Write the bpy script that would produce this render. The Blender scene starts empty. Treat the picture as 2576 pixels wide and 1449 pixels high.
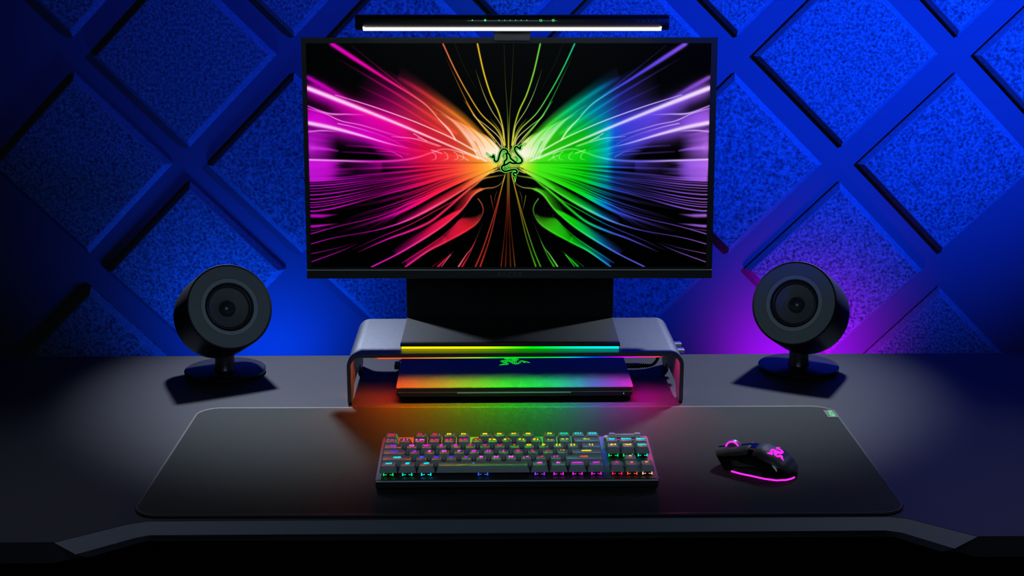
import bpy, bmesh, math, random
import numpy as np
from mathutils import Vector, Matrix

PI = math.pi
R = math.radians
sc = bpy.context.scene
col = sc.collection
random.seed(7)
rng = np.random.RandomState(7)

# ------------------------------------------------------------------ camera
cd = bpy.data.cameras.new('camera'); cam = bpy.data.objects.new('camera', cd); col.objects.link(cam)
cd.sensor_width = 36.0; cd.lens = 48.91; cd.clip_start = 0.02; cd.clip_end = 50
cam.location = (0, 0, 0.663); cam.rotation_euler = (R(90 - 13.65), 0, 0)
sc.camera = cam

# ------------------------------------------------------------------ colour management, world
sc.view_settings.view_transform = 'Standard'
sc.view_settings.look = 'None'
sc.view_settings.exposure = 0.0
sc.view_settings.gamma = 1.0
sc.view_settings.use_curve_mapping = False
w = bpy.data.worlds.new('world'); sc.world = w; w.use_nodes = True
w.node_tree.nodes['Background'].inputs[0].default_value = (0.10, 0.14, 0.35, 1)
w.node_tree.nodes['Background'].inputs[1].default_value = 0.002

# ------------------------------------------------------------------ lamps of the room and added fill lights
def lamp(name, kind, loc, energy, color, target=None, size=0.1, size_y=None, cone=60, blend=0.6, spread=None):
    l = bpy.data.lights.new(name, kind); l.energy = energy; l.color = color
    o = bpy.data.objects.new(name, l); col.objects.link(o); o.location = loc
    if kind == 'SPOT':
        l.spot_size = R(cone); l.spot_blend = blend; l.shadow_soft_size = size
    elif kind == 'AREA':
        l.size = size
        if size_y: l.shape = 'RECTANGLE'; l.size_y = size_y
        if spread: l.spread = R(spread)
    else:
        l.shadow_soft_size = size
    if target is not None:
        d = Vector(target) - Vector(loc)
        o.rotation_euler = d.to_track_quat('-Z', 'Y').to_euler()
    return o

COOL = (0.74, 0.83, 1.0)
lamp('key_spot_left', 'SPOT', (-0.47, 2.47, 0.80), 118, COOL, (-0.33, 2.11, 0.0), 0.03, cone=49, blend=1.0)
lamp('key_spot_right', 'SPOT', (0.60, 2.47, 0.82), 98, COOL, (0.34, 2.12, 0.0), 0.03, cone=47, blend=1.0)
lamp('desk_side_fill_left', 'SPOT', (-0.85, 2.15, 0.90), 8, (0.70, 0.76, 1.0), (-0.53, 1.70, 0.0), 0.08, cone=40, blend=1.0)  # added fill, brightens the desk left of the mat
lamp('desk_side_fill_right', 'SPOT', (0.90, 2.15, 0.90), 9.5, (0.80, 0.78, 1.0), (0.60, 1.70, 0.0), 0.08, cone=42, blend=1.0)  # added fill, brightens the desk right of the mat
lamp('wall_spot_blue', 'SPOT', (1.75, 1.15, 0.95), 3100, (0.0, 0.038, 1.0), (0.72, 2.8, 0.84), 0.05, cone=62.5, blend=1.0)
lamp('wall_glow_blue', 'SPOT', (-0.50, 2.58, -0.20), 42, (0.0, 0.062, 1.0), (-0.52, 2.8, -0.05), 0.05, cone=135, blend=1.0)
lamp('wall_glow_purple', 'SPOT', (0.59, 2.58, -0.24), 62, (0.44, 0.0, 0.9), (0.60, 2.8, -0.17), 0.05, cone=96, blend=1.0)
lamp('wall_wash_teal', 'SPOT', (0.05, 2.35, 1.10), 62, (0.0, 1.0, 0.22), (0.0, 2.8, 0.88), 0.10, cone=48, blend=1.0)
lamp('front_fill', 'AREA', (0.0, 0.10, 0.95), 3.6, (0.60, 0.84, 1.0), (0, 2.1, 0.10), 0.7)  # soft fill added to lift the faces turned to the camera

# ------------------------------------------------------------------ materials
MATS = {}
def mat(name, color, rough=0.5, metal=0.0, spec=0.5, bump=None, mottled=None, coat=0.0, sheen=0.0):
    """bump=(scale, strength, distance); mottled=(scale, dark, light)"""
    m = bpy.data.materials.new(name); m.use_nodes = True
    nt = m.node_tree; b = nt.nodes['Principled BSDF']
    b.inputs['Base Color'].default_value = (*color, 1)
    b.inputs['Roughness'].default_value = rough
    b.inputs['Metallic'].default_value = metal
    b.inputs['Specular IOR Level'].default_value = spec
    b.inputs['Coat Weight'].default_value = coat
    b.inputs['Sheen Weight'].default_value = sheen
    tc = nt.nodes.new('ShaderNodeTexCoord')
    if mottled:
        n = nt.nodes.new('ShaderNodeTexNoise'); n.inputs['Scale'].default_value = mottled[0]
        n.inputs['Detail'].default_value = 5; n.inputs['Roughness'].default_value = 0.68
        oi = nt.nodes.new('ShaderNodeObjectInfo'); va = nt.nodes.new('ShaderNodeVectorMath'); va.operation = 'ADD'
        sc_r = nt.nodes.new('ShaderNodeMath'); sc_r.operation = 'MULTIPLY'; sc_r.inputs[1].default_value = 7.0
        nt.links.new(oi.outputs['Random'], sc_r.inputs[0]); nt.links.new(tc.outputs['Object'], va.inputs[0]); nt.links.new(sc_r.outputs[0], va.inputs[1])
        nt.links.new(va.outputs[0], n.inputs['Vector'])
        r = nt.nodes.new('ShaderNodeValToRGB')
        r.color_ramp.elements[0].position = 0.36; r.color_ramp.elements[0].color = (*mottled[1], 1)
        r.color_ramp.elements[1].position = 0.66; r.color_ramp.elements[1].color = (*mottled[2], 1)
        nt.links.new(n.outputs['Fac'], r.inputs['Fac']); nt.links.new(r.outputs['Color'], b.inputs['Base Color'])
    if bump:
        n = nt.nodes.new('ShaderNodeTexNoise'); n.inputs['Scale'].default_value = bump[0]
        n.inputs['Detail'].default_value = 2
        nt.links.new(tc.outputs['Object'], n.inputs['Vector'])
        bp = nt.nodes.new('ShaderNodeBump'); bp.inputs['Strength'].default_value = bump[1]; bp.inputs['Distance'].default_value = bump[2]
        nt.links.new(n.outputs['Fac'], bp.inputs['Height']); nt.links.new(bp.outputs['Normal'], b.inputs['Normal'])
    MATS[name] = m
    return m

def emit(name, color, strength=1.0, attr=None, objcol=False):
    m = bpy.data.materials.new(name); m.use_nodes = True
    nt = m.node_tree; nt.nodes.clear()
    o = nt.nodes.new('ShaderNodeOutputMaterial'); e = nt.nodes.new('ShaderNodeEmission')
    e.inputs['Color'].default_value = (*color, 1); e.inputs['Strength'].default_value = strength
    nt.links.new(e.outputs[0], o.inputs['Surface'])
    if attr:
        a = nt.nodes.new('ShaderNodeAttribute'); a.attribute_name = attr
        nt.links.new(a.outputs['Color'], e.inputs['Color'])
    if objcol:
        a = nt.nodes.new('ShaderNodeObjectInfo'); nt.links.new(a.outputs['Color'], e.inputs['Color'])
    MATS[name] = m
    return m

mat('wall_paint', (0.031, 0.030, 0.037), 0.85, spec=0.1, bump=(60, 0.1, 0.002))
mat('felt', (0.3, 0.4, 0.5), 0.95, spec=0.05, bump=(260, 0.25, 0.001), mottled=(170, (0.008, 0.013, 0.014), (0.072, 0.105, 0.098)))
mat('felt_edge_highlight', (0.06, 0.07, 0.075), 0.95, spec=0.05, bump=(260, 0.2, 0.001), mottled=(170, (0.040, 0.048, 0.052), (0.066, 0.080, 0.080)))  # panel felt made paler: edge highlight put into the colour
mat('carpet', (0.03, 0.03, 0.05), 0.95, spec=0.05, bump=(90, 0.5, 0.004), mottled=(14, (0.01, 0.01, 0.02), (0.06, 0.06, 0.10)))
mat('desk_black', (0.025, 0.025, 0.031), 0.50, spec=0.10, bump=(900, 0.12, 0.0006))
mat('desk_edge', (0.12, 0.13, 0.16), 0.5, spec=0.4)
mat('steel_black', (0.02, 0.02, 0.022), 0.5, metal=0.3)
mat('mat_cloth', (0.0230, 0.0260, 0.0255), 0.75, spec=0.05, bump=(1500, 0.45, 0.0005))
mat('mat_stitch', (0.006, 0.006, 0.008), 0.6, spec=0.4, bump=(900, 0.5, 0.0006))
mat('tag_cloth', (0.06, 0.065, 0.075), 0.7, spec=0.3, bump=(1200, 0.4, 0.0004))
mat('tag_green', (0.01, 0.50, 0.03), 0.5)
mat('riser_alu', (0.110, 0.117, 0.136), 0.40, metal=0.85, bump=(1100, 0.6, 0.0006))
mat('black_plastic', (0.006, 0.007, 0.008), 0.45, spec=0.4)
mat('black_matte', (0.005, 0.005, 0.006), 0.7, spec=0.2)
mat('black_gloss', (0.003, 0.003, 0.004), 0.12, spec=0.6)
mat('monitor_metal', (0.030, 0.032, 0.034), 0.42, metal=0.4, bump=(900, 0.1, 0.0004))
mat('monitor_chin', (0.030, 0.031, 0.033), 0.4, metal=0.3)
mat('chin_highlight', (0.85, 0.87, 0.9), 0.4, metal=0.1)  # pale colour stands for light caught by the chin's top edge
mat('wordmark_grey', (0.10, 0.10, 0.105), 0.5)
mat('clip_grey', (0.090, 0.098, 0.105), 0.6, bump=(800, 0.2, 0.0005))
mat('laptop_black', (0.030, 0.030, 0.032), 0.36, metal=0.2, spec=0.5)
mat('laptop_notch', (0.9, 0.92, 0.94), 0.4)
mat('laptop_lid', (0.056, 0.056, 0.060), 0.33, metal=0.2)
mat('rubber', (0.006, 0.006, 0.006), 0.8, spec=0.2)
mat('usb_metal', (0.72, 0.72, 0.75), 0.25, metal=1.0)
mat('speaker_body', (0.012, 0.013, 0.016), 0.42, spec=0.5)
mat('speaker_ring', (0.21, 0.25, 0.265), 0.55, spec=0.35, bump=(1200, 0.15, 0.0003))
mat('speaker_trim', (0.38, 0.43, 0.47), 0.5, spec=0.4)
mat('speaker_rubber', (0.030, 0.032, 0.036), 0.35, spec=0.5)
mat('speaker_cone', (0.17, 0.17, 0.19), 0.6, spec=0.4, bump=(700, 0.3, 0.0006))
mat('speaker_cap', (0.035, 0.037, 0.042), 0.28, spec=0.6)
mat('speaker_stand', (0.05, 0.05, 0.056), 0.32, metal=0.7)
mat('speaker_foot', (0.008, 0.008, 0.010), 0.32, spec=0.35)
mat('kb_plate', (0.085, 0.095, 0.11), 0.5, metal=0.7, bump=(900, 0.15, 0.0004))
mat('kb_highlight', (0.75, 0.80, 0.85), 0.4, metal=0.2)  # pale colour stands for light caught by the front lip
mat('kb_base', (0.006, 0.006, 0.007), 0.6)
mat('keycap', (0.30, 0.335, 0.355), 0.42, spec=0.45, bump=(900, 0.1, 0.0003))
mat('switch_body', (0.02, 0.02, 0.022), 0.25, spec=0.6)
mat('kb_silver', (0.60, 0.60, 0.63), 0.35, metal=0.25)
mat('mouse_shell', (0.026, 0.027, 0.031), 0.50, spec=0.5)
mat('mouse_grip', (0.014, 0.015, 0.016), 0.6, spec=0.35, bump=(900, 0.4, 0.0006))
mat('mouse_wheel', (0.30, 0.31, 0.34), 0.35, metal=0.6)
emit('led_white', (1.0, 0.93, 0.90), 8.0)
emit('led_green', (0.05, 1.0, 0.25), 1.2)
emit('emblem_green', (0.01, 0.85, 0.03), 1.0)
emit('emblem_magenta', (1.0, 0.02, 0.85), 1.3)
emit('glow_magenta', (1.0, 0.02, 0.80), 1.6)
emit('legend_light', (1, 1, 1), 1.3, objcol=True)
emit('switch_light', (1, 1, 1), 1.6, objcol=True)
emit('strip_front', (1, 1, 1), 2.0, attr='Col')
emit('strip_under', (1, 1, 1), 210.0, attr='Col')
emit('strip_lip', (1, 1, 1), 1.0, attr='Col')

# ------------------------------------------------------------------ mesh helpers
class MB:
    def __init__(s): s.v = []; s.f = []
    def add(s, verts, faces):
        n = len(s.v); s.v += [tuple(p) for p in verts]; s.f += [tuple(i + n for i in f) for f in faces]; return s
    def box(s, x0, x1, y0, y1, z0, z1):
        return s.add([(x0,y0,z0),(x1,y0,z0),(x1,y1,z0),(x0,y1,z0),(x0,y0,z1),(x1,y0,z1),(x1,y1,z1),(x0,y1,z1)],
                     [(0,3,2,1),(4,5,6,7),(0,1,5,4),(1,2,6,5),(2,3,7,6),(3,0,4,7)])
    def rings(s, rings, cap0=True, cap1=True, closed=True):
        n = len(rings[0]); vs = [p for r in rings for p in r]; fs = []
        m = n if closed else n - 1
        for i in range(len(rings) - 1):
            for j in range(m):
                k = (j + 1) % n
                fs.append((i*n+j, i*n+k, (i+1)*n+k, (i+1)*n+j))
        if cap0: fs.append(tuple(range(n - 1, -1, -1)))
        if cap1: fs.append(tuple((len(rings)-1)*n + j for j in range(n)))
        return s.add(vs, fs)
    def lathe(s, prof, n=64, axis='z', cap0=False, cap1=False):
        """prof: list of (radius, height); axis z or y (height along the axis)"""
        rs = []
        for r, h in prof:
            ring = []
            for j in range(n):
                a = 2*PI*j/n
                if axis == 'z': ring.append((r*math.cos(a), r*math.sin(a), h))
                elif axis == 'y': ring.append((r*math.cos(a), h, -r*math.sin(a)))
                else: ring.append((h, r*math.cos(a), r*math.sin(a)))
            rs.append(ring)
        return s.rings(rs, cap0, cap1)
    def tube(s, pts, r, n=12):
        pts = [Vector(p) for p in pts]; rs = []; up = Vector((0, 0, 1))
        for i, p in enumerate(pts):
            t = (pts[min(i+1, len(pts)-1)] - pts[max(i-1, 0)]).normalized()
            u = t.cross(up)
            if u.length < 1e-4: u = t.cross(Vector((1, 0, 0)))
            u.normalize(); v = u.cross(t)
            rr = r[i] if isinstance(r, (list, tuple)) else r
            rs.append([p + u*(rr*math.cos(2*PI*j/n)) + v*(rr*math.sin(2*PI*j/n)) for j in range(n)])
        return s.rings(rs)
    def prism(s, poly, z0, z1, plane='xy'):
        def P(a, b, h): return (a, b, h) if plane == 'xy' else ((a, h, b) if plane == 'xz' else (h, a, b))
        return s.rings([[P(a, b, z0) for a, b in poly], [P(a, b, z1) for a, b in poly]])
    def ribbon(s, pts, width, z0, z1, closed=False):
        """flat raised stroke along 2-D points"""
        n = len(pts); L = []; Rr = []
        for i in range(n):
            if closed: a = Vector(pts[(i-1) % n]); b = Vector(pts[(i+1) % n])
            else: a = Vector(pts[max(i-1, 0)]); b = Vector(pts[min(i+1, n-1)])
            t = (b - a); t = t / (t.length + 1e-12); nn = Vector((-t.y, t.x))
            wd = width[i] if isinstance(width, (list, tuple)) else width
            p = Vector(pts[i]); L.append(p + nn*wd/2); Rr.append(p - nn*wd/2)
        rs = [[(L[i].x, L[i].y, z0), (L[i].x, L[i].y, z1), (Rr[i].x, Rr[i].y, z1), (Rr[i].x, Rr[i].y, z0)] for i in range(n)]
        if closed: rs.append(rs[0])
        return s.rings(rs, not closed, not closed)
    def xform(s, M):
        s.v = [tuple(M @ Vector(p)) for p in s.v]; return s
    def mesh(s, name, m=None, smooth=None, bevel=0, seg=2):
        me = bpy.data.meshes.new(name)
        bm = bmesh.new()
        vs = [bm.verts.new(p) for p in s.v]
        for f in s.f:
            try: bm.faces.new([vs[i] for i in f])
            except ValueError: pass
        bmesh.ops.remove_doubles(bm, verts=bm.verts, dist=1e-6)
        bmesh.ops.recalc_face_normals(bm, faces=bm.faces)
        if bevel:
            es = [e for e in bm.edges if len(e.link_faces) == 2 and e.calc_face_angle(0) > R(35)]
            bmesh.ops.bevel(bm, geom=es, offset=bevel, segments=seg, affect='EDGES', profile=0.5, clamp_overlap=True)
        if smooth is not None:
            for f in bm.faces: f.smooth = True
            for e in bm.edges:
                if len(e.link_faces) == 2 and e.calc_face_angle(0) > R(smooth): e.smooth = False
        bm.to_mesh(me); bm.free()
        if m: me.materials.append(MATS[m])
        return me
    def build(s, name, m, parent=None, loc=(0,0,0), rot=(0,0,0), smooth=None, bevel=0, seg=2):
        return link(name, s.mesh(name, m, smooth, bevel, seg), parent, loc, rot)

def link(name, me, parent=None, loc=(0,0,0), rot=(0,0,0)):
    o = bpy.data.objects.new(name, me); col.objects.link(o)
    o.parent = parent; o.location = loc; o.rotation_euler = rot
    return o

def thing(name, label, cat, loc=(0,0,0), rz=0.0, group=None):
    o = bpy.data.objects.new(name, None); col.objects.link(o)
    o.empty_display_size = 0.02; o.location = loc; o.rotation_euler = (0, 0, rz)
    tag(o, label, cat, group); return o

def tag(o, label, cat, group=None):
    o['label'] = label; o['category'] = cat
    if group: o['group'] = group
    return o

def rrect(x0, x1, y0, y1, r, n=6):
    pts = []
    for cx, cy, a0 in ((x1-r, y1-r, 0), (x0+r, y1-r, 90), (x0+r, y0+r, 180), (x1-r, y0+r, 270)):
        for i in range(n + 1):
            a = R(a0 + 90*i/n); pts.append((cx + r*math.cos(a), cy + r*math.sin(a)))
    return pts

def catmull(pts, per=8):
    P = [np.array(p, float) for p in pts]; P = [2*P[0]-P[1]] + P + [2*P[-1]-P[-2]]; out = []
    for i in range(1, len(P) - 2):
        for k in range(per):
            t = k/per
            out.append(0.5*((2*P[i]) + (-P[i-1]+P[i+1])*t + (2*P[i-1]-5*P[i]+4*P[i+1]-P[i+2])*t*t + (-P[i-1]+3*P[i]-3*P[i+1]+P[i+2])*t**3))
    out.append(P[-2]); return out

def srgb(c):
    return tuple((x/255/12.92 if x/255 <= 0.04045 else ((x/255+0.055)/1.055)**2.4) for x in c)

def strip_mesh(name, m, x0, x1, y0, y1, z0, z1, stops, n=40):
    """a thin bar along x whose colour runs through the stops (position, srgb)"""
    mb = MB(); rs = []
    xs = [x0 + (x1-x0)*i/n for i in range(n+1)]
    for x in xs: rs.append([(x,y0,z0),(x,y1,z0),(x,y1,z1),(x,y0,z1)])
    mb.rings(rs); me = mb.mesh(name, m)
    ca = me.color_attributes.new('Col', 'FLOAT_COLOR', 'POINT')
    for i, v in enumerate(me.vertices):
        u = (v.co.x - x0)/(x1-x0); c = stops[-1][1]
        for (a, ca_), (b, cb_) in zip(stops, stops[1:]):
            if a <= u <= b:
                f = (u-a)/(b-a+1e-9); c = tuple(p + (q-p)*f for p, q in zip(ca_, cb_)); break
        if u < stops[0][0]: c = stops[0][1]
        ca.data[i].color = (*srgb(c), 1)
    return me

# text is turned to mesh in one batch
TEXT = {}
def prepare_text(items):
    tmp = []
    for key, body, size, off in items:
        cu = bpy.data.curves.new('text', 'FONT'); cu.body = body; cu.size = size
        cu.align_x = 'CENTER'; cu.align_y = 'CENTER'; cu.offset = off; cu.resolution_u = 3
        o = bpy.data.objects.new('text', cu); col.objects.link(o); tmp.append((key, o, cu))
    dg = bpy.context.evaluated_depsgraph_get()
    for key, o, cu in tmp:
        TEXT[key] = bpy.data.meshes.new_from_object(o.evaluated_get(dg))
    for key, o, cu in tmp:
        bpy.data.objects.remove(o); bpy.data.curves.remove(cu)

# lettering of five wide-spaced characters, as strokes
LETTERS = {
 'R': [[(0,0),(0,.62)], [(0,1),(.72,1),(.80,.82),(.72,.58),(0,.58)], [(.42,.58),(.80,0)]],
 'A': [[(0,0),(.40,1),(.80,0)]],
 'Z': [[(0,1),(.80,1),(0,0),(.80,0)]],
 'E': [[(0,1),(.80,1)], [(0,.5),(.80,.5)], [(0,0),(.80,0)]],
}
def wordmark(h, gap=0.42, stroke=0.17, thick=0.0003):
    mb = MB(); x = 0; word = 'RAZER'; total = len(word)*.8 + (len(word)-1)*gap
    for ch in word:
        for st in LETTERS[ch]:
            for a, b in zip(st, st[1:]):
                mb.ribbon([((x+a[0]-total/2)*h, (a[1]-.5)*h), ((x+b[0]-total/2)*h, (b[1]-.5)*h)], stroke*h, 0, thick)
        x += .8 + gap
    return mb

# three-snake emblem, centre lines (y up, unit = 1/1000 of about its width)
EM = [
 [(-520,395),(-440,320),(-385,300),(-352,345),(-340,300),(-330,230),(-290,195),(-240,240),(-200,390),(-150,480),(-90,500),(-30,470),(0,400),(45,350),(62,280),(130,220),(195,175)],
 [(420,630),(335,590),(300,560),(295,510),(262,525),(210,560),(168,530),(172,460),(240,360),(322,275),(345,215),(305,160),(195,155),(100,160),(48,180),(-35,130),(-90,110)],
 [(175,-290),(178,-210),(172,-150),(135,-125),(142,-80),(212,-75),(218,-30),(165,0),(65,-10),(-60,-42),(-140,0),(-148,70),(-95,130),(-85,200),(-35,250),(-28,310),(-40,400)],
]
EM_TAILS = [[(-45,390),(-100,380),(-120,340),(-105,300)], [(175,310),(212,290),(228,240),(212,200)], [(32,80),(5,40),(-55,40),(-90,80)]]

# ------------------------------------------------------------------ structure
def struct(o, kind='structure'):
    o['kind'] = kind; return o
WALL_Y = 2.80
wall = struct(MB().box(-4, 4, WALL_Y, WALL_Y+0.12, -0.735, 2.3).build('wall_back', 'wall_paint'))
floor = struct(MB().box(-4, 4, -1.2, WALL_Y, -0.80, -0.735).build('floor', 'carpet'))

# ------------------------------------------------------------------ acoustic panels on the wall
def panel_mesh():
    h = 0.1837; rs = []
    for k, (d, y) in enumerate(((0, 0), (0, -0.007), (0.0015, -0.0095), (0.0090, -0.0185), (0.0115, -0.0195))):
        q = h - d*math.sqrt(2)
        rs.append([(q, y, 0), (0, y, q), (-q, y, 0), (0, y, -q)])
    me = MB().rings(rs).mesh('acoustic_panel', 'felt', smooth=None)
    me.materials.append(MATS['felt_edge_highlight'])
    for p in me.polygons:
        if p.normal.y > -0.97 and abs(p.normal.y) > 0.05: p.material_index = 1  # bevels take the paler felt that paints their highlight
    return me
pm = panel_mesh()
PX, PZ, ST = 0.0056, 0.242, 0.2188
LAT = [
 (-4, 2, 'tip of a diamond felt panel cut off by the top left corner of the picture'),
 (-2, 2, 'dark diamond felt panel just above the upper left corner of the monitor'),
 (0, 2, 'diamond felt panel showing straight above the middle of the light bar'),
 (2, 2, 'bright blue diamond felt panel just above the upper right corner of the monitor'),
 (4, 2, 'bright diamond felt panel at the top edge towards the right corner'),
 (-3, 1, 'large dark diamond felt panel, upper left, nearly whole, above the left speaker'),
 (-1, 1, 'diamond felt panel behind the left half of the monitor light bar'),
 (1, 1, 'diamond felt panel behind the right half of the monitor light bar'),
 (3, 1, 'large bright blue diamond felt panel, upper right, above the right speaker'),
 (5, 1, 'diamond felt panel cut off by the right edge near the top right corner'),
 (-4, 0, 'dim diamond felt panel touching the left edge halfway up the wall'),
 (-2, 0, 'diamond felt panel half hidden behind the left edge of the monitor'),
 (2, 0, 'blue diamond felt panel half hidden behind the right edge of the monitor'),
 (4, 0, 'blue diamond felt panel halfway up the wall at the right edge'),
 (-3, -1, 'diamond felt panel in blue glow right behind the left speaker head'),
 (-1, -1, 'dark felt panel showing below the monitor left of its stand'),
 (1, -1, 'dark felt panel showing below the monitor right of its stand'),
 (3, -1, 'diamond felt panel in violet light right behind the right speaker head'),
 (-4, -2, 'upper half of a dim felt panel rising behind the desk, left of the left speaker'),
 (4, -2, 'upper half of a purple lit felt panel rising behind the desk, right of right speaker'),
]
for i, j, lab in LAT:
    o = link('acoustic_panel', pm, None, (PX + i*ST, WALL_Y - 0.0006, PZ + j*ST), (0, 0, 0))
    o.rotation_euler = (0, R(random.uniform(-0.6, 0.6)), 0)
    tag(o, lab, 'acoustic panel', 'diamond acoustic panels on the back wall')

# ------------------------------------------------------------------ desk
DR = R(0.75)
def pad_frame(x, y):          # pose of things set square to the desk
    return (x, y)
desk = thing('desk', 'wide black desk with a recessed middle along its front edge', 'desk', (0, 1.9, 0), DR)
def dl(x, y): # world -> desk local
    dx, dy = x, y - 1.9
    return (dx*math.cos(DR) + dy*math.sin(DR), -dx*math.sin(DR) + dy*math.cos(DR))
top = [dl(-.5281, 1.4888), dl(-.4560, 1.5420), dl(-.4360, 1.5500), dl(.4530, 1.5640), dl(.4740, 1.5590), dl(.5423, 1.5056)]
cha = [dl(-.5010, 1.4800), dl(-.4440, 1.5270), dl(-.4290, 1.5340), dl(.4460, 1.5480), dl(.4640, 1.5420), dl(.5130, 1.4960)]
BK = 0.352; WX = 1.55
def deskpoly(mid, fy_l, fy_r): return [(-WX, BK), (-WX, fy_l)] + mid + [(WX, fy_r), (WX, BK)]
tl, tr = top[0][1], top[-1][1]
mb = MB(); A = [(x, y, 0.0) for x, y in deskpoly(top, tl, tr)]; B = [(x, y, -0.026) for x, y in deskpoly(top, tl, tr)]
mb.rings([B, A]); mb.build('desktop', 'desk_black', desk)
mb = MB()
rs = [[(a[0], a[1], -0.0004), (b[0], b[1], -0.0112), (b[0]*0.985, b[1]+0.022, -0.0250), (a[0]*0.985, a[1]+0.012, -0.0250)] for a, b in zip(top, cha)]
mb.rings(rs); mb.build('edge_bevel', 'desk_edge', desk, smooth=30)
for sx in (-1, 1):
    MB().box(sx*1.05-.035, sx*1.05+.035, -.02, .06, -.720, -.026).build('leg', 'steel_black', desk, bevel=.004)
    MB().box(sx*1.05-.04, sx*1.05+.04, -.30, .34, -.735, -.708).build('foot', 'steel_black', desk, bevel=.006)

# ------------------------------------------------------------------ desk mat
PT = 0.0035
mat_o = thing('desk_mat', 'black cloth desk mat with stitched rounded edge under keyboard and mouse', 'mouse pad', (0.0083, 1.7655, 0.0002), R(0.55))
def ring_poly(x, y, r, z): return [(a, b, z) for a, b in rrect(-x, x, -y, y, r, 10)]
MB().rings([ring_poly(.467, .200, .031, 0), ring_poly(.467, .200, .031, PT-.0006)]).build('cloth_top', 'mat_cloth', mat_o)
MB().rings([ring_poly(.467, .200, .031, 0), ring_poly(.4700, .2035, .034, 0.0004), ring_poly(.4706, .2040, .0345, .0018), ring_poly(.4692, .2026, .033, PT),
            ring_poly(.4672, .2006, .031, PT), ring_poly(.4664, .1998, .030, PT-.0006)], False, False).build('stitched_edge', 'mat_stitch', mat_o, smooth=50)
tg = MB().box(-.0085, .0085, -.0165, .0165, 0, .0006).build('fabric_tag', 'tag_cloth', mat_o, (.4605, .1655, PT-.0005), bevel=.0002)
tg['label'] = 'small grey cloth tag with green lettering'

# ------------------------------------------------------------------ text batch
prepare_text([('tag', 'RAZER', .0088, .0004)])
def text_part(key, m, name, parent, loc, rot=(0,0,0), sx=1, color=None):
    me = TEXT[key]
    if not me.materials: me.materials.append(MATS[m])
    o = link(name, me, parent, loc, rot); o.scale = (sx, 1, 1)
    if color: o.color = (*srgb(color), 1)
    return o
text_part('tag', 'tag_green', 'lettering', tg, (0, 0, .0008), (0, 0, R(-90)), 1.0)

# ------------------------------------------------------------------ monitor riser
RZ = R(1.1)
riser = thing('monitor_riser', 'grey metal monitor riser with rounded corners and rainbow light under its front edge', 'monitor stand', (0.0035, 2.091, 0.0002), RZ)
def u_profile(hw, top, t, r, n=8):
    out = [(-hw, 0.004)]
    for i in range(n+1):
        a = R(180 - 90*i/n); out.append((-hw + r + r*math.cos(a), top - r + r*math.sin(a)))
    for i in range(n+1):
        a = R(90 - 90*i/n); out.append((hw - r + r*math.cos(a), top - r + r*math.sin(a)))
    out.append((hw, 0.004)); ri = r - t
    out.append((hw - t, 0.004))
    for i in range(n+1):
        a = R(90*i/n); out.append((hw - r + ri*math.cos(a), top - r + ri*math.sin(a)))
    for i in range(n+1):
        a = R(90 + 90*i/n); out.append((-hw + r + ri*math.cos(a), top - r + ri*math.sin(a)))
    out.append((-hw + t, 0.004))
    return out
HW, RT, TH, D0, D1 = .2515, .0802, .0062, -.103, .100
prof = u_profile(HW, RT, TH, .020)
def riser_mesh():
    mb = MB(); n = len(prof); bz = 0.0008
    # legs get an arched cut-out at the bottom: build the sheet as front band, middle, back band
    def ring(y, cut, ins=0):
        out = []
        for x, z in prof:
            out.append((x, y, max(z, cut)))
        return out
    rs = [ring(D0, .004), ring(D0+.030, .004), ring(D0+.042, .020), ring(D1-.052, .020), ring(D1-.040, .004), ring(D1, .004)]
    mb.rings(rs); return mb.mesh('shell', 'riser_alu', smooth=40, bevel=.0006, seg=1)
link('shell', riser_mesh(), riser)
for sx in (-1, 1):
    for y0, y1 in ((D0+.003, D0+.028), (D1-.036, D1-.004)):
        MB().box(sx*(HW-.0031)-.0026, sx*(HW-.0031)+.0026, y0, y1, 0, .0044).build('rubber_foot', 'rubber', riser)
RB = [(0, (370,80,0)), (.10, (340,100,0)), (.22, (260,190,0)), (.35, (200,290,0)), (.43, (0,330,0)), (.60, (0,320,40)), (.70, (0,220,255)), (.77, (0,80,255)), (.83, (170,0,300)), (.90, (330,0,270)), (1, (380,70,60))]
hs = MB().box(-.218, .228, -.0760, -.0660, RT-TH-.0042, RT-TH-.0002).box(-.218, .228, -.0675, -.0655, .0630, RT-TH-.0002).build('light_housing', 'black_plastic', riser)
link('light_strip', strip_mesh('light_strip', 'strip_under', -.215, .225, -.0745, -.0695, RT-TH-.0058, RT-TH-.0044, RB), riser)
link('light_lip', strip_mesh('light_lip', 'strip_lip', -.205, .215, D0+.0006, D0+.0022, RT-TH-.0015, RT-TH-.0001, RB), riser)

# ------------------------------------------------------------------ monitor
mon = thing('monitor', 'large flat monitor showing rainbow light streaks, standing on the grey riser', 'monitor', (-0.0030, 2.093, 0.0808), R(0.25))
Y0 = 2.093
FR = [(0, (255,225,0)), (.25, (240,240,0)), (.45, (140,255,0)), (.6, (0,255,0)), (.78, (0,245,150)), (1, (0,235,235))]
MB().box(-.1650, .1650, 2.008-Y0, 2.180-Y0, .0040, .0086).build('base_plate', 'monitor_metal', mon, bevel=.0007)
MB().box(-.1640, .1640, 2.0115-Y0, 2.178-Y0, 0, .0040).build('base_foot', 'black_plastic', mon)
link('base_light', strip_mesh('base_light', 'strip_front', -.1632, .1632, 2.0095-Y0, 2.0115-Y0, .0004, .0040, FR), mon)
MB().box(-.1655, .1655, 2.160-Y0, 2.180-Y0, .0086, .300).build('stand_neck', 'black_matte', mon, bevel=.001)
MB().box(-.0550, .0550, 2.100-Y0, 2.162-Y0, .180, .285).build('stand_arm', 'black_matte', mon, bevel=.003)
TILT = R(-3.53); PW, PHH = .3063, .358
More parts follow.
